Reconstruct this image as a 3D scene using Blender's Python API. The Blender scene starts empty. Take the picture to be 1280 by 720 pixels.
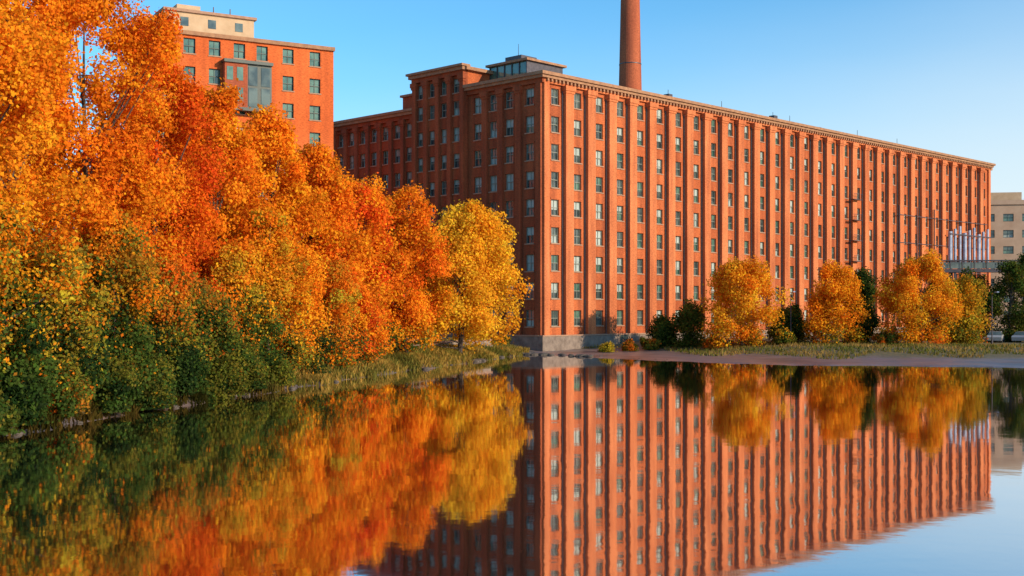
import bpy, bmesh, math, numpy as np, random
from mathutils import Vector
R = np.random.default_rng(7); random.seed(7)
scene = bpy.context.scene
col = scene.collection

# ------------------------------------------------------------ materials
def newmat(name):
    m = bpy.data.materials.new(name); m.use_nodes = True
    nt = m.node_tree; b = nt.nodes['Principled BSDF']
    return m, nt, b
def noisy(name, c1, c2, scale=1.0, rough=0.85, bump=0.0, detail=6, stretch=(1,1,1), metallic=0.0):
    m, nt, b = newmat(name)
    g = nt.nodes.new('ShaderNodeNewGeometry')
    mp = nt.nodes.new('ShaderNodeMapping'); mp.inputs['Scale'].default_value = stretch
    nt.links.new(g.outputs['Position'], mp.inputs['Vector'])
    n = nt.nodes.new('ShaderNodeTexNoise'); n.inputs['Scale'].default_value = scale; n.inputs['Detail'].default_value = detail
    n.inputs['Roughness'].default_value = 0.65
    nt.links.new(mp.outputs[0], n.inputs['Vector'])
    r = nt.nodes.new('ShaderNodeValToRGB')
    r.color_ramp.elements[0].position = 0.32; r.color_ramp.elements[0].color = (*c1, 1)
    r.color_ramp.elements[1].position = 0.68; r.color_ramp.elements[1].color = (*c2, 1)
    nt.links.new(n.outputs['Fac'], r.inputs[0]); nt.links.new(r.outputs[0], b.inputs['Base Color'])
    b.inputs['Roughness'].default_value = rough; b.inputs['Metallic'].default_value = metallic
    if bump:
        n2 = nt.nodes.new('ShaderNodeTexNoise'); n2.inputs['Scale'].default_value = scale*6
        nt.links.new(g.outputs['Position'], n2.inputs['Vector'])
        bp = nt.nodes.new('ShaderNodeBump'); bp.inputs['Strength'].default_value = bump; bp.inputs['Distance'].default_value = 0.1
        nt.links.new(n2.outputs['Fac'], bp.inputs['Height']); nt.links.new(bp.outputs[0], b.inputs['Normal'])
    return m
def brickmat(name, base, dark, pale):
    m, nt, b = newmat(name)
    g = nt.nodes.new('ShaderNodeNewGeometry')
    def noise(scale, stretch, det=5):
        mp = nt.nodes.new('ShaderNodeMapping'); mp.inputs['Scale'].default_value = stretch
        nt.links.new(g.outputs['Position'], mp.inputs['Vector'])
        n = nt.nodes.new('ShaderNodeTexNoise'); n.inputs['Scale'].default_value = scale; n.inputs['Detail'].default_value = det
        nt.links.new(mp.outputs[0], n.inputs['Vector']); return n
    n1 = noise(0.16, (1,1,1)); n2 = noise(0.9, (1,1,0.10)); n3 = noise(3.5, (1,1,3.0), 3)
    def ramp(n, a, bb, p0=.35, p1=.65):
        r = nt.nodes.new('ShaderNodeValToRGB')
        r.color_ramp.elements[0].position=p0; r.color_ramp.elements[1].position=p1
        r.color_ramp.elements[0].color=(*a,1); r.color_ramp.elements[1].color=(*bb,1)
        nt.links.new(n.outputs['Fac'], r.inputs[0]); return r
    r1 = ramp(n1, base, pale); r2 = ramp(n2, (0,0,0), (1,1,1), .42, .72)
    mx = nt.nodes.new('ShaderNodeMixRGB'); mx.inputs[2].default_value=(*dark,1)
    ml = nt.nodes.new('ShaderNodeMath'); ml.operation='MULTIPLY'; ml.inputs[1].default_value=.8
    nt.links.new(r2.outputs[0], ml.inputs[0]); nt.links.new(ml.outputs[0], mx.inputs[0]); nt.links.new(r1.outputs[0], mx.inputs[1])
    r3 = ramp(n3, (.70,.68,.68), (1.17,1.13,1.1), .3, .7)
    m2 = nt.nodes.new('ShaderNodeMixRGB'); m2.blend_type='MULTIPLY'; m2.inputs[0].default_value=1
    nt.links.new(mx.outputs[0], m2.inputs[1]); nt.links.new(r3.outputs[0], m2.inputs[2])
    nt.links.new(m2.outputs[0], b.inputs['Base Color']); b.inputs['Roughness'].default_value=.9
    b.inputs['Specular IOR Level'].default_value=.2
    bp = nt.nodes.new('ShaderNodeBump'); bp.inputs['Strength'].default_value=.25; bp.inputs['Distance'].default_value=.05
    nt.links.new(n3.outputs['Fac'], bp.inputs['Height']); nt.links.new(bp.outputs[0], b.inputs['Normal'])
    return m
M = {}
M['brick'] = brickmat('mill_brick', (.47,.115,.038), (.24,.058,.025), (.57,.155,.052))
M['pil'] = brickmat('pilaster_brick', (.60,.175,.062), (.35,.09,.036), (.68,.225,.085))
M['brickl'] = brickmat('mill_brick_painted_shade', (.33,.078,.030), (.15,.04,.02), (.41,.105,.038))  # darker copy of the mill brick, left side's shade put into its colour
M['brick2'] = brickmat('orange_brick', (.62,.125,.03), (.47,.095,.027), (.68,.155,.04))
M['chim'] = brickmat('chimney_brick', (.40,.10,.045), (.24,.06,.035), (.46,.125,.055))
M['stone'] = noisy('granite_base', (.15,.11,.085), (.30,.23,.18), 1.2, .9, .4)
M['rock'] = noisy('river_rock', (.05,.042,.033), (.14,.11,.085), 2.2, .9, .5)
M['sill'] = noisy('stone_sill', (.32,.17,.10), (.43,.25,.16), 2, .85)
M['cornice'] = noisy('weathered_cornice', (.26,.12,.06), (.42,.21,.10), 1.5, .8)
M['frame'] = noisy('painted_window_frame', (.17,.19,.15), (.27,.28,.23), 3, .6)
M['dframe'] = noisy('dark_green_frame', (.02,.035,.03), (.04,.06,.05), 3, .5)
M['blind'] = noisy('window_blind', (.26,.31,.28), (.44,.50,.45), .35, .7)
M['roof'] = noisy('tar_roof', (.04,.04,.042), (.08,.078,.075), .5, .95)
M['steel'] = noisy('dark_steel', (.05,.045,.055), (.10,.085,.095), 2, .5, metallic=.4)
M['white'] = noisy('pale_pipe', (.22,.28,.42), (.50,.56,.66), 1, .4)
M['tan'] = noisy('tan_render', (.46,.30,.17), (.60,.42,.26), .5, .9)
M['beige'] = noisy('beige_concrete', (.42,.27,.18), (.52,.36,.25), .4, .9)
M['wood'] = noisy('weathered_wood', (.10,.065,.04), (.2,.14,.09), 3, .85)
M['bark'] = noisy('bark', (.035,.024,.017), (.10,.075,.055), 3, .95, .6, stretch=(1,1,.3))
def glassmat(name, c1, c2, rough=.06):
    m, nt, b = newmat(name)
    g = nt.nodes.new('ShaderNodeNewGeometry')
    n = nt.nodes.new('ShaderNodeTexNoise'); n.inputs['Scale'].default_value=.45; n.inputs['Detail'].default_value=3
    nt.links.new(g.outputs['Position'], n.inputs['Vector'])
    r = nt.nodes.new('ShaderNodeValToRGB'); r.color_ramp.elements[0].position=.4; r.color_ramp.elements[1].position=.6
    r.color_ramp.elements[0].color=(*c1,1); r.color_ramp.elements[1].color=(*c2,1)
    nt.links.new(n.outputs['Fac'], r.inputs[0]); nt.links.new(r.outputs[0], b.inputs['Base Color'])
    b.inputs['Roughness'].default_value=rough; b.inputs['Specular IOR Level'].default_value=.9
    bp = nt.nodes.new('ShaderNodeBump'); bp.inputs['Strength'].default_value=.15; bp.inputs['Distance'].default_value=.1
    n2 = nt.nodes.new('ShaderNodeTexNoise'); n2.inputs['Scale'].default_value=.8
    nt.links.new(g.outputs['Position'], n2.inputs['Vector']); nt.links.new(n2.outputs['Fac'], bp.inputs['Height']); nt.links.new(bp.outputs[0], b.inputs['Normal'])
    return m
M['glass'] = glassmat('window_glass', (.035,.05,.05), (.12,.15,.13))
M['glass2'] = glassmat('green_glass', (.04,.10,.075), (.12,.21,.15))

# ------------------------------------------------------------ mesh helper
class Builder:
    def __init__(s): s.d = {}
    def quad(s, mat, pts):
        v, f = s.d.setdefault(mat, ([], [])); k=len(v); v.extend(pts); f.append((k,k+1,k+2,k+3))
    def poly(s, mat, pts):
        v, f = s.d.setdefault(mat, ([], [])); k=len(v); v.extend(pts); f.append(tuple(range(k,k+len(pts))))
    def box(s, mat, F, s0,s1,z0,z1,d0,d1):
        O,u,n = F
        v, f = s.d.setdefault(mat, ([], [])); k=len(v)
        for (a,b,c) in ((s0,d0,z0),(s1,d0,z0),(s1,d1,z0),(s0,d1,z0),(s0,d0,z1),(s1,d0,z1),(s1,d1,z1),(s0,d1,z1)):
            v.append((O[0]+u[0]*a+n[0]*b, O[1]+u[1]*a+n[1]*b, c))
        for q in ((0,1,2,3),(4,7,6,5),(0,4,5,1),(1,5,6,2),(2,6,7,3),(3,7,4,0)): f.append(tuple(k+i for i in q))
    def tube(s, mat, pts, rads, sides=8):
        v, f = s.d.setdefault(mat, ([], [])); k0=len(v)
        P=[Vector(p) for p in pts]
        for i,p in enumerate(P):
            t=(P[min(i+1,len(P)-1)]-P[max(i-1,0)]).normalized()
            a=t.cross(Vector((0.31,0.95,0.05))).normalized(); b=t.cross(a)
            for j in range(sides):
                th=2*math.pi*j/sides; q=p+(a*math.cos(th)+b*math.sin(th))*rads[i]; v.append(tuple(q))
        for i in range(len(P)-1):
            for j in range(sides):
                a=k0+i*sides+j; b=k0+i*sides+(j+1)%sides; f.append((a,b,b+sides,a+sides))
    def finish(s, name, names=None):
        e=bpy.data.objects.new(name,None); col.objects.link(e)
        for mat,(v,f) in s.d.items():
            me=bpy.data.meshes.new(name+'_'+mat)
            me.from_pydata(v,[],f); me.materials.append(M[mat]); me.update()
            o=bpy.data.objects.new((names or {}).get(mat,mat),me); col.objects.link(o); o.parent=e
        return e

def facade(B, F, L, z0, z1, cols, rows, ww, wh, wall='brick', glass='glass', frame='frame', thick=.45, pblind=.55, sill=True, mull=2):
    edges=[0]+[e for c in cols for e in (c-ww/2,c+ww/2)]+[L]
    for i in range(0,len(edges),2):
        if edges[i+1]-edges[i]>.01: B.box(wall,F,edges[i],edges[i+1],z0,z1,-thick,0)
    for c in cols:
        a,b=c-ww/2,c+ww/2
        zs=[z0]+[e for r in rows for e in (r-wh/2,r+wh/2)]+[z1]
        for i in range(0,len(zs),2): B.box(wall,F,a,b,zs[i],zs[i+1],-thick,0)
        for r in rows:
            lo,hi=r-wh/2,r+wh/2
            # sash position and blind drop vary from window to window
            mid=r+random.choice((0,0,0,.0,-.25,.3))*wh*.5
            for (p,q,isup) in ((lo,mid,0),(mid,hi,1)):
                rr=random.random()
                mt = 'blind' if (rr<pblind and isup) or rr<pblind*.25 else (glass if random.random()<.7 else 'glass2')
                d=-.30 if isup else -.34
                tilt=random.uniform(-.015,.015)
                O,u,n=F
                def P(s_,z_,d_): return (O[0]+u[0]*s_+n[0]*d_,O[1]+u[1]*s_+n[1]*d_,z_)
                B.quad(mt,[P(a,p,d),P(b,p,d+tilt),P(b,q,d+tilt),P(a,q,d)])
            t=.08
            B.box(frame,F,a,a+t,lo,hi,-.29,-.2); B.box(frame,F,b-t,b,lo,hi,-.29,-.2)
            B.box(frame,F,a+t,b-t,hi-t,hi,-.29,-.2); B.box(frame,F,a+t,b-t,lo,lo+t,-.29,-.2)
            B.box(frame,F,a+t,b-t,r-.045,r+.045,-.29,-.21)
            for k in range(1,mull):
                x=a+(b-a)*k/mull; B.box(frame,F,x-.025,x+.025,lo+t,r-.045,-.29,-.23); B.box(frame,F,x-.025,x+.025,r+.045,hi-t,-.29,-.23)
            if sill:
                B.box('sill',F,a-.1,b+.1,lo-.14,lo,.002,.11)
                B.box(wall,F,a-.12,b+.12,hi+.01,hi+.28,.002,.05)

# ------------------------------------------------------------ mill building
ang=math.atan2(1472,1500)
U=(math.sin(ang),math.cos(ang)); V=(-math.cos(ang),math.sin(ang))
P0=(3.8,150.0)
nR=(U[1],-U[0]); nL=(-U[0],-U[1])
def off(p,a=0,b=0): return (p[0]+U[0]*a+V[0]*b, p[1]+U[1]*a+V[1]*b)
B=Builder()
FR=(P0,U,nR); FL=(P0,V,nL)
H=35.0; rows=[4.2+3.5*i for i in range(9)]
colsR=[2.35+4.3*k for k in range(31)]; LR=134.0
facade(B,FR,LR,-1,H-1.3,colsR,rows,1.45,2.0,pblind=.42)
pil=[(a+b)/2 for a,b in zip(colsR[:-1],colsR[1:])]
def pilaster(F,c,w,z1,dep=.5,mt='pil'):
    B.box(mt,F,c-w/2,c+w/2,2.1,z1-2.2,.002,dep)
    B.box(mt,F,c-w/2-.12,c+w/2+.12,z1-2.2,z1-1.9,.002,dep+.1)
    B.box(mt,F,c-w/2-.22,c+w/2+.22,z1-1.9,z1-1.3,.002,dep+.2)
for c in pil:
    pilaster(FR,c,1.5,H,.62)
    B.tube('steel',[(*off((P0[0]+nR[0]*.14,P0[1]+nR[1]*.14),c-.9),z) for z in (2.0,H-2)],[.07,.07],5)  # thin dark vertical tube along one side of each pilaster
B.box('pil',FR,.002,.95,2.1,H-1.3,.002,.35); B.box('pil',FR,LR-.95,LR-.002,2.1,H-1.3,.002,.35)
def cornice(F,a,b,z,e0=0,e1=0):
    B.box('pil',F,a,b,z-1.3,z-.75,-.45,.35)
    B.box('cornice',F,a-e0*.6,b+e1*.6,z-.75,z-.4,-.45,.75)
    B.box('cornice',F,a-e0*.9,b+e1*.9,z-.4,z,-.45,1.0)
    s=a+.3
    while s<b-.3:
        B.box('cornice',F,s,s+.28,z-1.1,z-.752,.352,.66); s+=.72
cornice(FR,0,LR,H,0,1)
def base(F,a,b):
    B.box('stone',F,a,b,-1,1.95,.002,.70)
    B.box('sill',F,a,b,1.95,2.1,.002,.76)
base(FR,-.70,LR)
colsA=[2.2,5.8,8.7,11.6]; LA=13.5
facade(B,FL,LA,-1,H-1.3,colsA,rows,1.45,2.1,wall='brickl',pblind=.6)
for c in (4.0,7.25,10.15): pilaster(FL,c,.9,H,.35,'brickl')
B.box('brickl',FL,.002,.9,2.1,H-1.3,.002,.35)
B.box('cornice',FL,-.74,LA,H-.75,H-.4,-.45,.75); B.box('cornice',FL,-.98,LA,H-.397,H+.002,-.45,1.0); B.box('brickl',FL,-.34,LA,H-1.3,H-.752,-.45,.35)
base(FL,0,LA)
HT=37.8
FT=(off(P0,-.5,13.5),V,nL)
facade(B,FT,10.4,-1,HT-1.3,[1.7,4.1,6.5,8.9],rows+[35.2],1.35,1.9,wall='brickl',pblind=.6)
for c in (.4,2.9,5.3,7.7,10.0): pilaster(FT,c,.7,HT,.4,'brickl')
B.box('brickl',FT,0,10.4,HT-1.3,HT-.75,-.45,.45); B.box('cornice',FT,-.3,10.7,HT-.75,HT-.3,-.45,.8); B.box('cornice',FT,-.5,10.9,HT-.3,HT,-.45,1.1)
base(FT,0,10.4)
FS=(off(P0,-.5,13.5),U,nR)
B.box('brick',FS,.45,12,H-1,HT-.75,-.45,0); B.box('cornice',FS,-.3,12,HT-.75,HT-.3,-.45,.6)
B.box('roof',FS,.3,12,HT-.9,HT-.76,-10,-.45); B.box('brick',FS,11.6,12,H-1,HT-.78,-10,-.46)
B.box('brick',FS,.4,12,-1,HT-.77,-10.4,-9.95)
HW=33.2
FW=(off(P0,0,23.9),V,nL); LW=34
cw=[1.5+2.6*k for k in range(13)]
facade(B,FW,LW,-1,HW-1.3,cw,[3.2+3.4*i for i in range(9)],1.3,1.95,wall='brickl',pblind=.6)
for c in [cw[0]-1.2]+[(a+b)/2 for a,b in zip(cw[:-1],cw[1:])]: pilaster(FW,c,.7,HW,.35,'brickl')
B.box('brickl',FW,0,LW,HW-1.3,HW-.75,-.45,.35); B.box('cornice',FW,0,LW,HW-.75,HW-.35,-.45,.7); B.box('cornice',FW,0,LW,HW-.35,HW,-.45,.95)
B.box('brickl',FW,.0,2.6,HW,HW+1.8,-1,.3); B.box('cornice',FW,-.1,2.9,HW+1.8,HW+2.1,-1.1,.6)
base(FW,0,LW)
FM=(P0,U,nR)
B.box('roof',FM,.4,LR-.4,H-.9,H-.7,-23.4,-.46)
B.box('brick',FM,0.5,LR-.45,-1,H-.2,-23.9,-23.4)
FE=(off(P0,LR,0),V,(U[0],U[1]))
facade(B,FE,23.9,-1,H-1.3,[3+4.4*k for k in range(5)],rows,1.45,2.1); B.box('cornice',FE,-.4,23.9,H-1.3,H-.003,-.45,.8)
B.box('roof',FW,0,LW,HW-1,HW-.8,-22,-.46); B.box('brick',FW,0,LW,-1,HW-.3,-22.4,-22); B.box('brick',FW,LW-.4,LW,-1,HW-.35,-21.9,-.5)
FP=(off(P0,4,6.5),V,nL)
B.box('steel',FP,0,7,H-.7,H+.6,-7,0)
for k in range(5):
    B.box('glass2',FP,.15+k*1.38,1.4+k*1.38,H+.6,H+3.0,-6.9,-.1)
for k in range(6):
    B.box('steel',FP,k*1.38,k*1.38+.14,H+.6,H+3.0,-7,.02)
B.box('cornice',FP,-.4,7.4,H+3.0,H+3.3,-7.4,.4)
B.box('steel',FP,2,5,H+3.3,H+4.2,-4,-1)
B.tube('steel',[(*off(P0,6,10),H+3),(*off(P0,6,10),H+6)],[.05,.03],5)
for s,b,w,h_ in ((13,4,1.5,.9),(20,5,1.2,1.2),(30,3,.9,1.5),(38,5,1.4,.9),(46,4,2.0,1.1),(58,3,1,1.6),(63,5,1.5,1.3),(72,3,.8,1.2),(80,4,1,1.2),(97,3,1.6,1.0),(114,4,1.3,1.4)):
    B.box('steel',FM,s,s+w,H-.7,H+h_,-b-w,-b)
for s in (30.5,44,58.4,63.5,86,101):
    p=off(P0,s,3.5); B.tube('steel',[(p[0],p[1],H-.7),(p[0],p[1],H+2.2)],[.06,.04],5)
for s in (77.1,):
    for i,z in enumerate(rows[1:7]):
        z=z-1.3
        B.box('steel',FM,s-1.4,s+1.4,z,z+.08,.64,1.5)
        B.box('steel',FM,s-1.4,s+1.4,z+1.0,z+1.05,1.45,1.5)
        for k in range(9): B.box('steel',FM,s-1.4+k*.34,s-1.37+k*.34,z+.08,z+1,1.46,1.49)
B.box('dframe',FL,6.9,8.9,.9,3.0,.71,.8)
for c in (15.25,45.35,75.45): B.box('dframe',FR,c-.8,c+.8,.3,1.9,.71,.76)
B.finish('brick_mill_building',names={'brick':'walls','brickl':'end_walls','pil':'pilasters','glass':'window_panes','glass2':'green_window_panes','frame':'window_frames','blind':'window_blinds','stone':'granite_plinth','sill':'sills','steel':'roof_vents_and_thin_tubes','cornice':'cornice','roof':'roof','dframe':'doors'})

B=Builder()
FQ=((P0[0]+nR[0]*1.1,P0[1]+nR[1]*1.1),U,nR)
for k in range(9):
    s=113.5+k*2.15; p=(FQ[0][0]+U[0]*s,FQ[0][1]+U[1]*s)
    r_=.26 if k%3 else .38
    B.tube('white',[(p[0],p[1],14.4),(p[0],p[1],20.2+(k%3)*.6)],[r_,r_],8)
for z in (14.2,19.6): B.box('steel',FQ,112.5,131.5,z,z+.2,.36,.5)
for s in (93,100,107):
    B.box('steel',FQ,s,s+.14,8,24,-.3,-.1)
for z in (12,17,22): B.box('steel',FQ,92.5,131.5,z+.3,z+.42,-.48,-.36)
B.finish('pipe_rack',names={'white':'pipes','steel':'frame'})

B=Builder()
b0=np.array(off((P0[0]+nR[0]*.8,P0[1]+nR[1]*.8),108)); b1=np.array([140.,222.])
du=(b1-b0); LB=float(np.linalg.norm(du)); du=du/LB; FB=(tuple(b0),tuple(du),(du[1],-du[0]))
B.box('steel',FB,0,LB,12.2,12.8,-1.5,1.5); B.box('steel',FB,0,LB,14.3,14.5,-1.6,1.6)
k=0
while k<LB:
    for d in (-1.5,1.4): B.box('steel',FB,k,k+.15,12.8,14.3,d,d+.1)
    k+=2.2
B.box('glass',FB,0,LB,12.9,14.1,-1.2,1.2)
for s in (3,22,44):
    for d in (-1.2,1.0): B.box('steel',FB,s,s+.4,-1,12.2,d,d+.3)
B.finish('steel_footbridge',names={'steel':'truss_and_piers','glass':'glazing'})

# ------------------------------------------------------------ chimney
B=Builder()
cx,cy=19.7,200.0
zs=[0,6,10,20,30,40,50,60,66,67,68,69.5,70,72]; rr=[2.75,2.6,2.5,2.3,2.1,1.95,1.72,1.52,1.42,1.65,1.75,1.75,1.5,1.45]
B.tube('chim',[(cx,cy,z) for z in zs],rr,36)
for z in (22,34,46,58):
    r0=np.interp(z,zs,rr); B.tube('steel',[(cx,cy,z),(cx,cy,z),(cx,cy,z+.15),(cx,cy,z+.15)],[r0,r0+.05,r0+.05,r0],36)
B.finish('brick_chimney',names={'chim':'shaft','steel':'iron_bands'})

# ------------------------------------------------------------ orange brick building
B=Builder()
ux=(.866,.5); nx=(.5,-.866); L2=24.0
O2=(-23.8-ux[0]*L2,160-ux[1]*L2)
F2=(O2,ux,nx); H2=40.2
r2=[38.4-3.55*i for i in range(10)][::-1]
oc=[1.6,4.8,8.0,11.2,14.2,17.7,21.4]
facade(B,F2,L2,-1,H2-.5,oc,r2,1.5,1.9,wall='brick2',glass='glass2',frame='dframe',pblind=.1,sill=False)
for c in oc:
    for r in r2: B.box('sill',F2,c-.85,c+.85,r-1.1,r-.95,.002,.1)
B.box('cornice',F2,-.1,L2+.1,H2-.5,H2,-.6,.35)
B.box('roof',F2,0.4,L2-.4,H2-.7,H2-.52,-12,-.46)
B.box('brick2',F2,L2-.4,L2,-1,H2-.51,-12,-.46); B.box('brick2',F2,0,.4,-1,H2-.51,-12,-.46); B.box('brick2',F2,.4,L2-.4,-1,H2-.51,-12.4,-12)
B.box('dframe',F2,8.8,15.2,30.6,31.0,.12,1.5); B.box('dframe',F2,8.8,15.2,36.6,37.0,.12,1.5)
B.box('chim',F2,8.95,11.9,31.0,36.6,.12,1.2)
B.box('dframe',F2,11.9,15.1,31.0,36.6,.12,1.1)
for c in (9.6,10.9):
    for z in (31.8,34.4): B.box('glass2',F2,c-.4,c+.4,z,z+1.7,1.2,1.24)
for c in (12.55,14.2):
    for z in (31.2,33.9): B.box('glass',F2,c-.5,c+.65,z,z+2.4,1.1,1.16)
B.box('tan',F2,2,13.5,H2-.52,H2+2.6,-9,-1.2); B.box('sill',F2,1.8,13.8,H2+2.6,H2+2.95,-9.3,-.9)
B.box('tan',F2,4,7,H2+2.95,H2+4.0,-7,-3)
for c in (4.5,8,11.5): B.box('glass',F2,c-.5,c+.5,H2+.9,H2+2.0,-1.19,-1.15)
for s in (9,11.2): B.tube('steel',[(O2[0]+ux[0]*s-nx[0]*4,O2[1]+ux[1]*s-nx[1]*4,H2+2.9),(O2[0]+ux[0]*s-nx[0]*4,O2[1]+ux[1]*s-nx[1]*4,H2+4.4)],[.1,.08],6)
B.finish('orange_brick_building',names={'brick2':'walls','chim':'bay_walls','glass2':'window_glass','glass':'bay_glass','dframe':'frames_and_bay','cornice':'parapet','tan':'penthouse','roof':'roof','sill':'sills','steel':'vent_pipes'})
B=Builder()
O3=(104,268); u3=(.985,-.17); n3=(-.17,-.985); F3=(O3,u3,n3); L3=45
facade(B,F3,L3,-1,28.5,[2.5+4*k for k in range(11)],[4+3.6*i for i in range(7)],2.2,1.7,wall='beige',frame='dframe',pblind=.15,sill=False)
B.box('beige',F3,-.3,L3+.3,28.5,29.5,-.6,.3); B.box('roof',F3,0,L3,28.2,28.4,-18,-.5)
B.box('beige',F3,0,.45,-1,28.45,-18,-.451); B.box('tan',F3,3,10,28.4,31.5,-10,-3)
B.finish('beige_office_building',names={'beige':'walls','glass':'window_glass','dframe':'window_frames','roof':'roof','tan':'roof_cabin'})

# ------------------------------------------------------------ terrain & water
shore=np.array([(-42,-200),(-34,0),(-27,30),(-24,44),(-22,51.6),(-18.3,68.8),(-14.9,82.5),(-10.5,100),(-5.5,116),(-2,130),(1.5,141.5),(6,139),(10,133),(17,124.5),(27.5,116),(47,110.5),(80,107),(140,104),(400,90),(3000,0)],float)
poly=np.vstack([shore,[(3000,4000),(-3000,4000),(-3000,-200)]])
def sdist(X,Y):
    d=np.full(X.shape,1e9)
    for a,b in zip(shore[:-1],shore[1:]):
        ab=b-a; t=np.clip(((X-a[0])*ab[0]+(Y-a[1])*ab[1])/(ab@ab),0,1)
        d=np.minimum(d,np.hypot(X-a[0]-t*ab[0],Y-a[1]-t*ab[1]))
    ins=np.zeros(X.shape,bool)
    for a,b in zip(poly,np.roll(poly,-1,axis=0)):
        c=((a[1]>Y)!=(b[1]>Y))
        with np.errstate(divide='ignore',invalid='ignore'):
            xi=(b[0]-a[0])*(Y-a[1])/(b[1]-a[1])+a[0]
        ins^=c&(X<xi)
    return np.where(ins,d,-d)
def wob(X,Y): return np.sin(X*.9+Y*.37)*.5+np.sin(X*.31-Y*.83+1.7)*.5+np.sin(X*2.1+1.3*Y)*.25
def wobbed(X,Y): return sdist(X,Y)+wob(X,Y)*.7+np.sin(X*.22+Y*.13)*.8*np.clip((X-4)/6,0,1)
def height(X,Y):
    sd=wobbed(X,Y)
    wl=np.clip((4-X)/8,0,1); wl=wl*wl*(3-2*wl)
    p=np.maximum(sd,0)
    hl=1.5*(1-np.exp(-p/3.0))+.01*np.minimum(p,60)
    hr=.12*(1-np.exp(-p/1.0))+.9*np.clip((p-11)/14,0,1)**1.3
    z=np.where(sd>0,wl*hl+(1-wl)*hr+.03*wob(X*1.7,Y*1.7)*np.clip(p,0,1),np.maximum(-1.6,sd*.35))
    return z
xs=np.unique(np.concatenate([np.array([-3000,-1500,-800,-400,-200,-120,-80]),np.arange(-60,20,.6),np.arange(20,130,1.2),np.array([140,160,200,300,500,900,1600,3000])]))
ys=np.unique(np.concatenate([np.array([-195,-100,-50,0]),np.arange(20,150,.6),np.arange(150,220,3),np.array([240,300,400,600,900,1500,2500,4000])]))
X,Y=np.meshgrid(xs,ys); Z=height(X,Y)
nx_,ny_=len(xs),len(ys)
verts=np.stack([X.ravel(),Y.ravel(),Z.ravel()],1)
idx=np.arange(nx_*ny_).reshape(ny_,nx_)
faces=np.stack([idx[:-1,:-1].ravel(),idx[:-1,1:].ravel(),idx[1:,1:].ravel(),idx[1:,:-1].ravel()],1)
me=bpy.data.meshes.new('ground'); me.from_pydata(verts.tolist(),[],faces.tolist())
me.polygons.foreach_set('use_smooth',np.ones(len(me.polygons),bool))
g=bpy.data.objects.new('ground',me); col.objects.link(g)
m,nt,b=newmat('bank_ground')
ge=nt.nodes.new('ShaderNodeNewGeometry'); sp=nt.nodes.new('ShaderNodeSeparateXYZ'); nt.links.new(ge.outputs['Position'],sp.inputs[0])
def N(scale,det=6):
    n=nt.nodes.new('ShaderNodeTexNoise'); n.inputs['Scale'].default_value=scale; n.inputs['Detail'].default_value=det
    nt.links.new(ge.outputs['Position'],n.inputs['Vector']); return n
n1=N(.5); n2=N(2.5); n0=N(.12,4)
def ramp(src,els):
    r=nt.nodes.new('ShaderNodeValToRGB'); r.color_ramp.elements[0].position=els[0][0]; r.color_ramp.elements[0].color=(*els[0][1],1)
    r.color_ramp.elements[1].position=els[-1][0]; r.color_ramp.elements[1].color=(*els[-1][1],1)
    for p_,c_ in els[1:-1]:
        e=r.color_ramp.elements.new(p_); e.color=(*c_,1)
    nt.links.new(src,r.inputs[0]); return r
grass_=ramp(n2.outputs['Fac'],[(.3,(.06,.06,.02)),(.5,(.14,.11,.04)),(.7,(.24,.15,.05))])
mud=ramp(n0.outputs['Fac'],[(.35,(.10,.07,.06)),(.5,(.22,.15,.13)),(.65,(.14,.13,.145))])
ad=nt.nodes.new('ShaderNodeMath'); ad.operation='MULTIPLY_ADD'; ad.inputs[1].default_value=.5; nt.links.new(n1.outputs['Fac'],ad.inputs[0]); nt.links.new(sp.outputs['Z'],ad.inputs[2])
mr=nt.nodes.new('ShaderNodeMapRange'); mr.inputs['From Min'].default_value=.42; mr.inputs['From Max'].default_value=.62; nt.links.new(ad.outputs[0],mr.inputs['Value'])
mx=nt.nodes.new('ShaderNodeMixRGB'); nt.links.new(mr.outputs[0],mx.inputs[0]); nt.links.new(mud.outputs[0],mx.inputs[1]); nt.links.new(grass_.outputs[0],mx.inputs[2])
nt.links.new(mx.outputs[0],b.inputs['Base Color'])
mr2=nt.nodes.new('ShaderNodeMapRange'); mr2.inputs['From Min'].default_value=.08; mr2.inputs['From Max'].default_value=.6; mr2.inputs['To Min'].default_value=.3; mr2.inputs['To Max'].default_value=.95
nt.links.new(sp.outputs['Z'],mr2.inputs['Value']); nt.links.new(mr2.outputs[0],b.inputs['Roughness'])
bp=nt.nodes.new('ShaderNodeBump'); bp.inputs['Strength'].default_value=.4; bp.inputs['Distance'].default_value=.1; nt.links.new(n2.outputs['Fac'],bp.inputs['Height']); nt.links.new(bp.outputs[0],b.inputs['Normal'])
me.materials.append(m)

me=bpy.data.meshes.new('river_water'); me.from_pydata([(-3000,-300,0),(3000,-300,0),(3000,4000,0),(-3000,4000,0)],[],[(0,1,2,3)])
w=bpy.data.objects.new('river_water',me); col.objects.link(w)
m=bpy.data.materials.new('river_water'); m.use_nodes=True; nt=m.node_tree; nt.nodes.clear()
out=nt.nodes.new('ShaderNodeOutputMaterial'); gl=nt.nodes.new('ShaderNodeBsdfGlossy'); gl.inputs['Color'].default_value=(1,.96,.96,1); gl.inputs['Roughness'].default_value=.036
df=nt.nodes.new('ShaderNodeBsdfDiffuse'); df.inputs['Color'].default_value=(.008,.011,.009,1)
fr=nt.nodes.new('ShaderNodeFresnel'); fr.inputs['IOR'].default_value=1.5
mr=nt.nodes.new('ShaderNodeMapRange'); mr.inputs['From Min'].default_value=.1; mr.inputs['From Max'].default_value=.7; mr.inputs['To Min'].default_value=.62; mr.inputs['To Max'].default_value=.96
nt.links.new(fr.outputs[0],mr.inputs['Value'])
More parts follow.
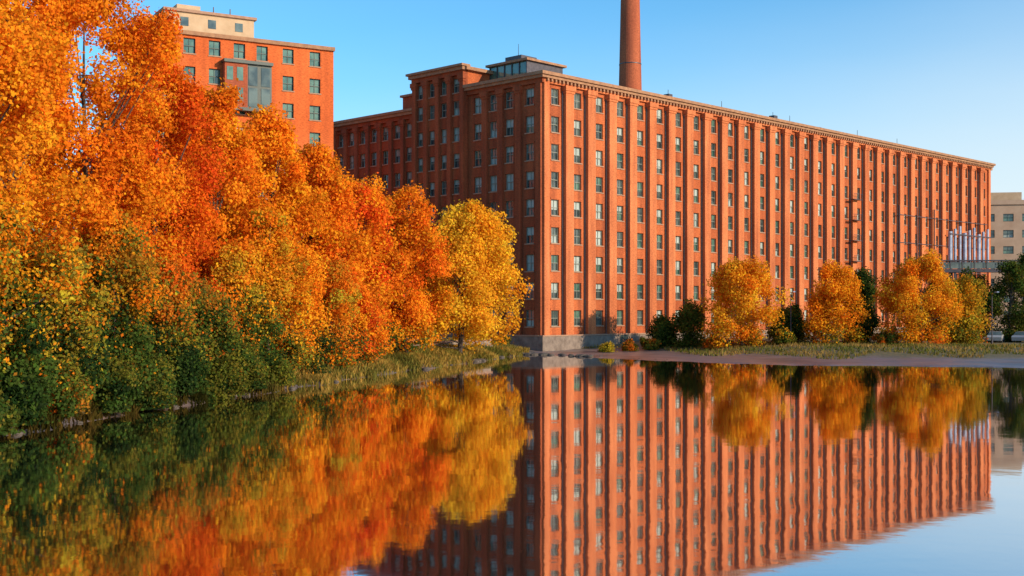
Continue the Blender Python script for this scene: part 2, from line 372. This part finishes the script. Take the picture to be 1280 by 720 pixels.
mx=nt.nodes.new('ShaderNodeMixShader'); nt.links.new(mr.outputs[0],mx.inputs[0]); nt.links.new(df.outputs[0],mx.inputs[1]); nt.links.new(gl.outputs[0],mx.inputs[2]); nt.links.new(mx.outputs[0],out.inputs[0])
ge=nt.nodes.new('ShaderNodeNewGeometry')
n=nt.nodes.new('ShaderNodeTexNoise'); n.inputs['Scale'].default_value=.4; n.inputs['Detail'].default_value=3
n2=nt.nodes.new('ShaderNodeTexNoise'); n2.inputs['Scale'].default_value=2.6; n2.inputs['Detail'].default_value=2
nt.links.new(ge.outputs['Position'],n.inputs['Vector']); nt.links.new(ge.outputs['Position'],n2.inputs['Vector'])
a=nt.nodes.new('ShaderNodeMath'); a.operation='MULTIPLY_ADD'; a.inputs[1].default_value=.12
nt.links.new(n2.outputs['Fac'],a.inputs[0]); nt.links.new(n.outputs['Fac'],a.inputs[2])
bp=nt.nodes.new('ShaderNodeBump'); bp.inputs['Strength'].default_value=1; bp.inputs['Distance'].default_value=.005
nt.links.new(a.outputs[0],bp.inputs['Height']); nt.links.new(bp.outputs[0],gl.inputs['Normal'])
w.data.materials.append(m)

# ------------------------------------------------------------ foliage
m=bpy.data.materials.new('leaf'); m.use_nodes=True; nt=m.node_tree; nt.nodes.clear()
out=nt.nodes.new('ShaderNodeOutputMaterial'); at=nt.nodes.new('ShaderNodeAttribute'); at.attribute_name='leafcol'
d=nt.nodes.new('ShaderNodeBsdfDiffuse'); t=nt.nodes.new('ShaderNodeBsdfTranslucent'); mx=nt.nodes.new('ShaderNodeMixShader'); mx.inputs[0].default_value=.45
nt.links.new(at.outputs['Color'],d.inputs['Color']); nt.links.new(at.outputs['Color'],t.inputs['Color'])
nt.links.new(d.outputs[0],mx.inputs[1]); nt.links.new(t.outputs[0],mx.inputs[2]); nt.links.new(mx.outputs[0],out.inputs[0])
M['leaf']=m
OR=(.94,.255,.014); YO=(.95,.39,.020); YE=(.95,.54,.035); RD=(.86,.11,.015); DO=(.86,.18,.014); OL=(.24,.20,.025); GR=(.07,.11,.02); DG=(.025,.05,.014); YG=(.55,.37,.03)
def unit(v): return v/np.linalg.norm(v,axis=1,keepdims=True)
def tree(name,x,y,h,r,pal,zb=1.5,lean=(0,0),nc=80,npl=260,leaf=.30,low=None,lowz=0,cr=(.8,1.4),tr=.3,lowk=.85):
    z0=float(height(np.array([x]),np.array([y]))[0])
    t=R.random(nc)**.9; th=R.random(nc)*2*np.pi
    wd=np.clip(1-((t-.40)/.66)**2,.02,1)**.55
    lob=1+.17*np.sin(th*3+x)+.15*np.sin(th*4+t*8+y)
    rad=r*wd*lob*np.sqrt(R.random(nc)*.75+.25)
    crr=R.uniform(cr[0],cr[1],nc)*(1-.2*t)
    rad=np.maximum(rad-crr*.6,0)
    C=np.stack([x+lean[0]*t+rad*np.cos(th),y+lean[1]*t+rad*np.sin(th),z0+zb+t*(h-zb-.7)+R.normal(0,.25,nc)],1)
    k=len(pal); P=np.array(pal)
    ci=R.integers(0,k,nc); CC=P[ci]*.65+P[(ci+R.integers(0,k,nc))%k]*.35
    CC=CC*R.uniform(.72,1.08,nc)[:,None]
    cid=np.repeat(np.arange(nc),npl); n=len(cid)
    D=unit(R.normal(size=(n,3)))
    q=.30+.85*R.random(n)**.8; o=R.random(n)<.16; q[o]*=R.uniform(1.0,1.5,o.sum())
    pos=C[cid]+D*(crr[cid]*q)[:,None]
    pos[:,2]=np.maximum(pos[:,2],z0+.1)
    nr=unit(D*.6+R.normal(size=(n,3))*.6+np.array([.25,-.3,.2]))
    a=unit(np.cross(nr,R.normal(size=(n,3)))); bb=np.cross(nr,a)
    L=leaf*R.uniform(.55,1.3,n)[:,None]; W=L*.36
    V_=np.stack([pos-a*L*.5,pos+bb*W-a*L*.05,pos+a*L*.5,pos-bb*W-a*L*.05],1).reshape(-1,3)
    LC=CC[cid]*R.uniform(.7,1.2,n)[:,None]
    sw=R.random(n)<.16; LC[sw]=P[R.integers(0,k,sw.sum())]*R.uniform(.8,1.1,sw.sum())[:,None]
    if low is not None:
        LP=np.array(low); cl=R.integers(0,len(low),nc)
        f=np.clip((lowz-(pos[:,2]-z0)+R.normal(0,1.0,nc)[cid]+R.normal(0,.8,n))/3.0,0,1)
        pick=R.random(n)<f*lowk
        LC[pick]=LP[cl[cid[pick]]]*R.uniform(.6,1.3,pick.sum())[:,None]
    LC[:,1]*=R.uniform(.8,1.25,n); LC=np.clip(LC,0.005,.95)
    B=Builder(); top=z0+h*.8
    tp=[(x+lean[0]*s*.8+.15*math.sin(s*5+x),y+lean[1]*s*.8+.15*math.cos(s*4),z0-.4+(top-z0)*s) for s in (0,.04,.2,.4,.6,.8,1)]
    B.tube('b',tp,[tr*1.5,tr*1.05,tr*.9,tr*.7,tr*.5,tr*.3,tr*.1],8)
    for i in R.choice(nc,min(22,nc),replace=False):
        c=C[i]; s=max(.08,min(.75,((c[2]-z0)/(top-z0))*.65))
        a0=Vector(tp[0]).lerp(Vector(tp[-1]),s); a0.x=np.interp(s,(0,.04,.2,.4,.6,.8,1),[p[0] for p in tp]); a0.y=np.interp(s,(0,.04,.2,.4,.6,.8,1),[p[1] for p in tp])
        e=Vector(c); mid=a0.lerp(e,.5)+Vector((0,0,-.25)); B.tube('b',[a0,mid,e],[tr*.38*(1-s*.5),tr*.24*(1-s*.5),.02],5)
    tv,tf=B.d['b']; nb=len(tv)
    allv=np.vstack([np.array(tv),V_]); lf=(np.arange(n*4).reshape(-1,4)+nb)
    f=tf+lf.tolist()
    me=bpy.data.meshes.new(name); allv=allv-np.array([x,y,z0]); me.from_pydata(allv.tolist(),[],f)
    me.materials.append(M['bark']); me.materials.append(M['leaf'])
    mi=np.zeros(len(f),np.int32); mi[len(tf):]=1; me.polygons.foreach_set('material_index',mi)
    ca=me.color_attributes.new('leafcol','FLOAT_COLOR','POINT')
    cc=np.ones((len(allv),4),np.float32); cc[nb:,:3]=np.repeat(LC,4,axis=0); cc[:nb,:3]=.05
    ca.data.foreach_set('color',cc.ravel()); me.update()
    ob=bpy.data.objects.new(name,me); ob.location=(x,y,z0); col.objects.link(ob); return ob
LOW=[OL,GR,YG,GR]
T=[(-25.2,54,25,4.8,[OR,YO,YO,OR],8,170),(-26,62,27,5.2,[OR,YO,OR],7.5,190),(-24.8,70,27,5.2,[OR,YO,OR,DO],7,190),
 (-22.8,77,23.2,4.0,[DO,OR,RD,DO],6,150),(-21.0,84,19.6,4.2,[OR,DO,YO],5,150),(-18.6,91,18.8,4.2,[OR,YO,OR],4,140),
 (-16.4,98,17.8,4.1,[YO,OR,DO],3,130),(-13.2,104.5,15.8,4.1,[OR,YO,RD],2.5,120),(-10.0,112,15.4,4.1,[YO,OR,DO],2,120)]
for (x,y,h,r,p,lz,nc) in T:
    tree('maple_tree',x,y,h,r,p,zb=1.2,nc=nc,npl=380 if y<80 else 320,low=LOW,lowz=lz,leaf=.22 if y<80 else .26)
tree('maple_tree',-5.6,124,15.6,5.9,[YE,YO,YE,YO],zb=1.5,lean=(1.4,0),nc=190,npl=270,leaf=.29,cr=(.9,1.5))
for x,y,h,r,p in ((-33,66,27,5,[OR,DO]),(-33,78,23.5,5,[OR,YO]),(-28,88,19,5,[DO,OR]),(-25,100,16.5,4.5,[OR,YO]),(-19,112,14.5,4.5,[YO,OR]),(-13,122,13.2,4.2,[DO,OR])):
    tree('maple_tree',x,y,h,r,p,zb=1.5,nc=100,npl=180,leaf=.4,low=LOW,lowz=3)
LS=[GR,OL,DG,GR]
S=[(-24.6,49.5,8,3.1,[OL,YG,YO]),(-23.6,54.5,9.5,3.0,[YG,YO,OL,OR]),(-22.4,59,8,2.9,[OL,YG,OR]),(-21.2,64,10,2.9,[YO,OL,OR]),(-20.3,69,8,2.7,[OL,YG,DO]),
   (-19.2,73.5,6.5,2.4,[GR,OL,DO]),(-18.2,78.5,8.5,2.7,[YG,OR,YO]),(-17,83.5,11.5,3.0,[YO,YG,OR]),(-16.0,88,9.5,2.8,[YO,OR,OR]),(-14.3,94,9,2.6,[DO,OR,YG]),
   (-13,100,7,2.4,[RD,OR,YO])]
for x,y,h,r,p in S:
    tree('riverside_shrub',x,y,h,r,p,zb=.3,nc=85,npl=270,leaf=.20,low=LS,lowz=h*(.68 if y<80 else .35),cr=(.6,1.15),tr=.12,lowk=.95)
for x,y,h,r,p in ((-22.9,50.8,3.2,1.8,[OL,GR,DG]),(-22.1,54,2.8,1.6,[GR,DG]),(-21.6,57,3.0,1.7,[OL,DO,GR]),(-20.6,61,3,1.7,[GR,OL,DG]),(-19.7,65,3.2,1.7,[OL,GR,DG]),(-18.8,69,2.7,1.5,[GR,DG]),(-18.0,72.5,3.0,1.6,[GR,DG,OL]),(-17.1,76,2.8,1.5,[GR,DG,OL]),(-16,80.5,2.4,1.4,[OL,GR])):
    tree('low_bush',x,y,h,r,p,zb=.1,nc=40,npl=240,leaf=.18,cr=(.45,.85),tr=.06)
FK=dict(npl=260,leaf=.27,low=[OL,YG,DO,GR],lowz=2.4,cr=(.9,1.5))
tree('autumn_willow',28.2,147,10.4,5.3,[YO,OR,YE],zb=.3,nc=115,tr=.22,**FK)
tree('autumn_willow',40.0,148,9.9,4.0,[YO,OR,YO],zb=.3,nc=90,tr=.2,**FK)
tree('autumn_willow',50.4,148,10.9,5.3,[OR,YO,YE],zb=.3,nc=115,tr=.22,**FK)
tree('autumn_willow',56.8,151,8.4,3.3,[YG,YO,OL],zb=.3,nc=60,tr=.16,**FK)
for x,y,h,r,p in ((22.3,151,6,2.4,[DG,GR,OL]),(19.4,152.5,4,2,[GR,OL,DG]),(34,151,4.4,2.2,[DG,OL,GR]),(36.2,154,5,2,[GR,OL,YG]),(44.8,154,5.6,2.2,[DG,OL,GR]),(46,158,10,2.4,[DG,GR,OL]),
   (17,149.5,1.8,1.5,[OL,DO,GR]),(14.6,148.5,1.3,1.2,[OL,DG,DO]),(11.5,146.5,1.0,1.1,[OL,YG]),(24.5,146,1.8,1.5,[OL,DO]),(33,145.5,1.8,1.6,[OL,GR]),(45.5,146,1.9,1.7,[OL,GR,DO]),(-1.5,146,1.3,1.3,[DG,OL]),(-4.5,149,1.8,1.5,[DG,GR]),
   (62.2,162,9.5,2.8,[DG,GR]),(66,159,11,3.6,[DG,GR,OL]),(70,164,12,4.5,[DG,GR]),(78,165,11,4.5,[DG,GR,OL]),(88,165,12,5,[GR,OL]),(59,168,9,3,[DG,GR,OL])):
    tree('green_bush' if h<7 else 'green_tree',x,y,h,r,p,zb=.2,nc=60 if h>7 else (36 if h>2 else 20),npl=220,leaf=.28 if h>2 else .2,tr=.1 if h<7 else .2,cr=(.7,1.2) if h>2 else (.35,.7))

def grass(name,n,xr,yr,cond,hr,cols_,wd=.05):
    gx=R.uniform(*xr,n); gy=R.uniform(*yr,n); sd=wobbed(gx,gy); k=cond(gx,gy,sd); gx=gx[k]; gy=gy[k]; z=height(gx,gy); n=len(gx)
    h=R.uniform(*hr,n); th=R.random(n)*2*np.pi; wv=np.stack([np.cos(th),np.sin(th),0*th],1)*wd*R.uniform(.6,1.5,n)[:,None]
    ln=R.normal(0,.3,(n,2))*h[:,None]
    b0=np.stack([gx,gy,z-.05],1); tip=b0+np.stack([ln[:,0],ln[:,1],h],1); mid=b0*.45+tip*.55-np.stack([ln[:,0]*.25,ln[:,1]*.25,0*h],1)
    V_=np.stack([b0-wv,b0+wv,mid+wv*.8,tip,mid-wv*.8],1).reshape(-1,3)
    me=bpy.data.meshes.new(name); me.from_pydata(V_.tolist(),[],np.arange(n*5).reshape(-1,5).tolist()); me.materials.append(M['leaf'])
    P=np.array(cols_); patch=((np.sin(gx*.8)+np.sin(gy*.6+gx*.3)+2)/4*(len(P)-.01)+R.normal(0,.6,n)).clip(0,len(P)-.01).astype(int)
    c=P[patch]*R.uniform(.6,1.3,n)[:,None]
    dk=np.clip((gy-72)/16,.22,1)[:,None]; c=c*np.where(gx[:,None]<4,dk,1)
    ca=me.color_attributes.new('leafcol','FLOAT_COLOR','POINT'); cc=np.ones((n*5,4),np.float32); cc[:,:3]=np.repeat(c,5,axis=0); ca.data.foreach_set('color',cc.ravel()); me.update()
    o=bpy.data.objects.new(name,me); col.objects.link(o)
GC=[(.16,.15,.03),(.34,.25,.05),(.48,.30,.065),(.22,.18,.035)]
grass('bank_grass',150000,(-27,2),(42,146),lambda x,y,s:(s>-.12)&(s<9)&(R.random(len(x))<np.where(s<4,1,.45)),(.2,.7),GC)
grass('far_bank_grass',34000,(5,90),(106,156),lambda x,y,s:(s>15+np.sin(x*.5)*3+np.sin(x*.17)*3)&(s<34),(.12,.5),[(.14,.15,.03),(.28,.22,.05),(.38,.24,.07)],.07)

bm=bmesh.new()
for i in range(90):
    seg=random.randint(3,12) if i%3 else random.randint(8,11); tt=random.random(); p=shore[seg]*(1-tt)+shore[seg+1]*tt
    s=random.uniform(.10,.30)*(1.5 if 8<=seg<=11 else 1)
    px=p[0]+random.uniform(-.8,.4); py=p[1]+random.uniform(-.2,.9)
    r_=bmesh.ops.create_icosphere(bm,subdivisions=2,radius=s)
    for v in r_['verts']:
        v.co=Vector((v.co.x*random.uniform(.9,1.15)*1.3+px,v.co.y*random.uniform(.9,1.15)+py,v.co.z*random.uniform(.5,.7)+.03))
me=bpy.data.meshes.new('shore_rocks'); bm.to_mesh(me); bm.free(); me.materials.append(M['rock']); o=bpy.data.objects.new('shore_rocks',me); col.objects.link(o)

B=Builder()
a0=np.array([-12.,121.]); a1=np.array([-2.5,137.]); dd=a1-a0; LL=float(np.linalg.norm(dd)); dd/=LL; F=(tuple(a0),tuple(dd),(dd[1],-dd[0]))
s=0
while s<LL:
    wdt=random.uniform(.7,1.3)
    for k in range(3):
        o_=random.uniform(0,.06); B.box('stone',F,s+(.3 if k%2 else 0),s+wdt-.03+(.3 if k%2 else 0),.3+k*.5,.3+k*.5+.47,-.5,o_)
    s+=wdt
B.box('sill',F,-.2,LL+.4,1.8,1.95,-.6,.12)
B.finish('stone_retaining_wall',names={'stone':'blocks','sill':'coping'})
B=Builder()
pts=[(-15.5,104),(-12.6,111),(-9.8,118),(-7.6,123)]
for a_,b_ in zip(pts[:-1],pts[1:]):
    a_=np.array(a_,float); b_=np.array(b_,float); L_=float(np.linalg.norm(b_-a_)); d_=(b_-a_)/L_; F=(tuple(a_),tuple(d_),(d_[1],-d_[0])); z=float(height(np.array([a_[0]]),np.array([a_[1]]))[0])
    for k in range(4): B.box('wood',F,k*L_/4,k*L_/4+.14,z-.4,z+1.2,-.07,.07)
    for q in (.5,1.0): B.box('wood',F,0,L_,z+q,z+q+.12,.072,.12)
B.finish('wooden_fence',names={'wood':'posts_and_rails'})
def bench(x,y,a):
    B=Builder(); z=float(height(np.array([x]),np.array([y]))[0]); u=(math.cos(a),math.sin(a)); F=((x,y),u,(u[1],-u[0]))
    for k in range(3): B.box('wood',F,-.9,.9,z+.42,z+.46,-.25+k*.17,-.1+k*.17)
    for k in range(3): B.box('wood',F,-.9,.9,z+.58+k*.15,z+.70+k*.15,-.32,-.28)
    for s in (-.8,.74): B.box('steel',F,s,s+.06,z-.1,z+.42,-.25,-.19); B.box('steel',F,s,s+.06,z-.1,z+.42,.15,.21); B.box('steel',F,s,s+.06,z+.42,z+1.02,-.28,-.24)
    B.finish('park_bench',names={'wood':'slats','steel':'legs'})
bench(-14.2,109,.5); bench(-11.5,115,.6)
def lamp(x,y,h=6):
    B=Builder(); z=float(height(np.array([x]),np.array([y]))[0])
    B.tube('steel',[(x,y,z-.2),(x,y,z+.5),(x,y,z+.55),(x,y,z+h),(x,y-.4,z+h+.4),(x,y-1.2,z+h+.5)],[.13,.13,.07,.05,.045,.04],8)
    B.box('white',((x,y-1.5),(1,0),(0,1)),-.14,.14,z+h+.42,z+h+.54,-.35,.35)
    B.finish('street_lamp',names={'steel':'pole','white':'lamp_head'})
lamp(34.5,148.5,6); lamp(60,150,6)
def car(x,y,a,c):
    nm='carpaint%d'%int(x*10); M[nm]=noisy(nm,c,tuple(min(1,k*1.08) for k in c),1,.3)
    B=Builder(); z=float(height(np.array([x]),np.array([y]))[0]); u=(math.cos(a),math.sin(a)); n=(u[1],-u[0])
    def P(s,d,h): return (x+u[0]*s+n[0]*d,y+u[1]*s+n[1]*d,z+h)
    prof=[(-2.2,.3),(-2.25,.75),(-2.0,.95),(-1.5,1.0),(-1.0,1.42),(.55,1.45),(1.2,1.0),(2.05,.85),(2.25,.6),(2.2,.3)]
    wdt=[.85,.88,.88,.86,.68,.68,.84,.82,.8,.82]
    for sg in (1,-1): B.poly(nm,[P(s,sg*w_,h) for (s,h),w_ in zip(prof,wdt)])
    for i in range(len(prof)):
        j=(i+1)%len(prof); mt='glass' if i in (3,5) else nm
        B.quad(mt,[P(prof[i][0],wdt[i],prof[i][1]),P(prof[j][0],wdt[j],prof[j][1]),P(prof[j][0],-wdt[j],prof[j][1]),P(prof[i][0],-wdt[i],prof[i][1])])
    for sg in (1,-1):
        B.quad('glass',[P(-1.35,sg*.87,1.03),P(.95,sg*.87,1.03),P(.45,sg*.72,1.38),P(-.95,sg*.72,1.38)])
        for s in (-1.4,1.4): B.tube('roof',[P(s,sg*.72,.33),P(s,sg*.9,.33),P(s,sg*.905,.33)],[.33,.33,.12],14)
    B.finish('parked_car',names={nm:'body','glass':'windows','roof':'tyres'})
for x,y,a,c in ((66.5,156,.9,(.32,.32,.33)),(62.9,156,1.1,(.36,.36,.36)),(58.6,154,1.0,(.08,.09,.11))):
    car(x,y,a,c)

# ------------------------------------------------------------ light
az=math.radians(121); el=math.radians(19)
sd_=Vector((math.sin(az)*math.cos(el),math.cos(az)*math.cos(el),math.sin(el)))
sl=bpy.data.lights.new('sun','SUN'); sl.energy=5.0; sl.angle=math.radians(.5); sl.color=(1,.82,.60)
so=bpy.data.objects.new('sun',sl); so.rotation_euler=sd_.to_track_quat('Z','Y').to_euler(); so.location=(60,-40,60); col.objects.link(so)
wd=bpy.data.worlds.new('World'); scene.world=wd; wd.use_nodes=True; nt=wd.node_tree
bg=nt.nodes['Background']; sk=nt.nodes.new('ShaderNodeTexSky'); sk.sky_type='NISHITA'; sk.sun_disc=False; sk.sun_elevation=el; sk.sun_rotation=az
sk.air_density=1.0; sk.dust_density=.4; sk.ozone_density=2.0
mul=nt.nodes.new('ShaderNodeMixRGB'); mul.blend_type='MULTIPLY'; mul.inputs[0].default_value=1; mul.inputs[2].default_value=(.62,1.22,1.50,1)
nt.links.new(sk.outputs[0],mul.inputs[1])
tc=nt.nodes.new('ShaderNodeTexCoord'); sx=nt.nodes.new('ShaderNodeSeparateXYZ'); nt.links.new(tc.outputs['Generated'],sx.inputs[0])
m1=nt.nodes.new('ShaderNodeMath'); m1.operation='MULTIPLY_ADD'; m1.inputs[1].default_value=-4.0; m1.inputs[2].default_value=.78; nt.links.new(sx.outputs['Z'],m1.inputs[0])
m2=nt.nodes.new('ShaderNodeMath'); m2.operation='MULTIPLY_ADD'; m2.inputs[1].default_value=.75; nt.links.new(sx.outputs['X'],m2.inputs[0]); nt.links.new(m1.outputs[0],m2.inputs[2])
mp=nt.nodes.new('ShaderNodeMapping'); mp.inputs['Scale'].default_value=(1.2,1.2,5); nt.links.new(tc.outputs['Generated'],mp.inputs[0])
n=nt.nodes.new('ShaderNodeTexNoise'); n.inputs['Scale'].default_value=1.3; n.inputs['Detail'].default_value=5; nt.links.new(mp.outputs[0],n.inputs['Vector'])
m3=nt.nodes.new('ShaderNodeMath'); m3.operation='MULTIPLY_ADD'; m3.inputs[1].default_value=.38; nt.links.new(n.outputs['Fac'],m3.inputs[0]); nt.links.new(m2.outputs[0],m3.inputs[2])
r=nt.nodes.new('ShaderNodeMapRange'); r.interpolation_type='SMOOTHSTEP'; r.inputs['From Min'].default_value=0; r.inputs['From Max'].default_value=1.25; r.inputs['To Max'].default_value=.94
nt.links.new(m3.outputs[0],r.inputs['Value'])
mx=nt.nodes.new('ShaderNodeMixRGB'); mx.inputs[2].default_value=(5.7,6.2,6.5,1); nt.links.new(r.outputs[0],mx.inputs[0]); nt.links.new(mul.outputs[0],mx.inputs[1]); nt.links.new(mx.outputs[0],bg.inputs[0])
bg.inputs[1].default_value=.15

cam=bpy.data.cameras.new('camera'); co=bpy.data.objects.new('camera',cam); col.objects.link(co)
co.location=(0,0,5.5); co.rotation_euler=(math.radians(90),0,0); cam.lens=1500/1280*36; cam.sensor_width=36; cam.shift_y=25/1280; cam.clip_end=6000; cam.clip_start=.5
scene.camera=co
scene.view_settings.view_transform='Standard'; scene.view_settings.look='None'; scene.view_settings.exposure=0
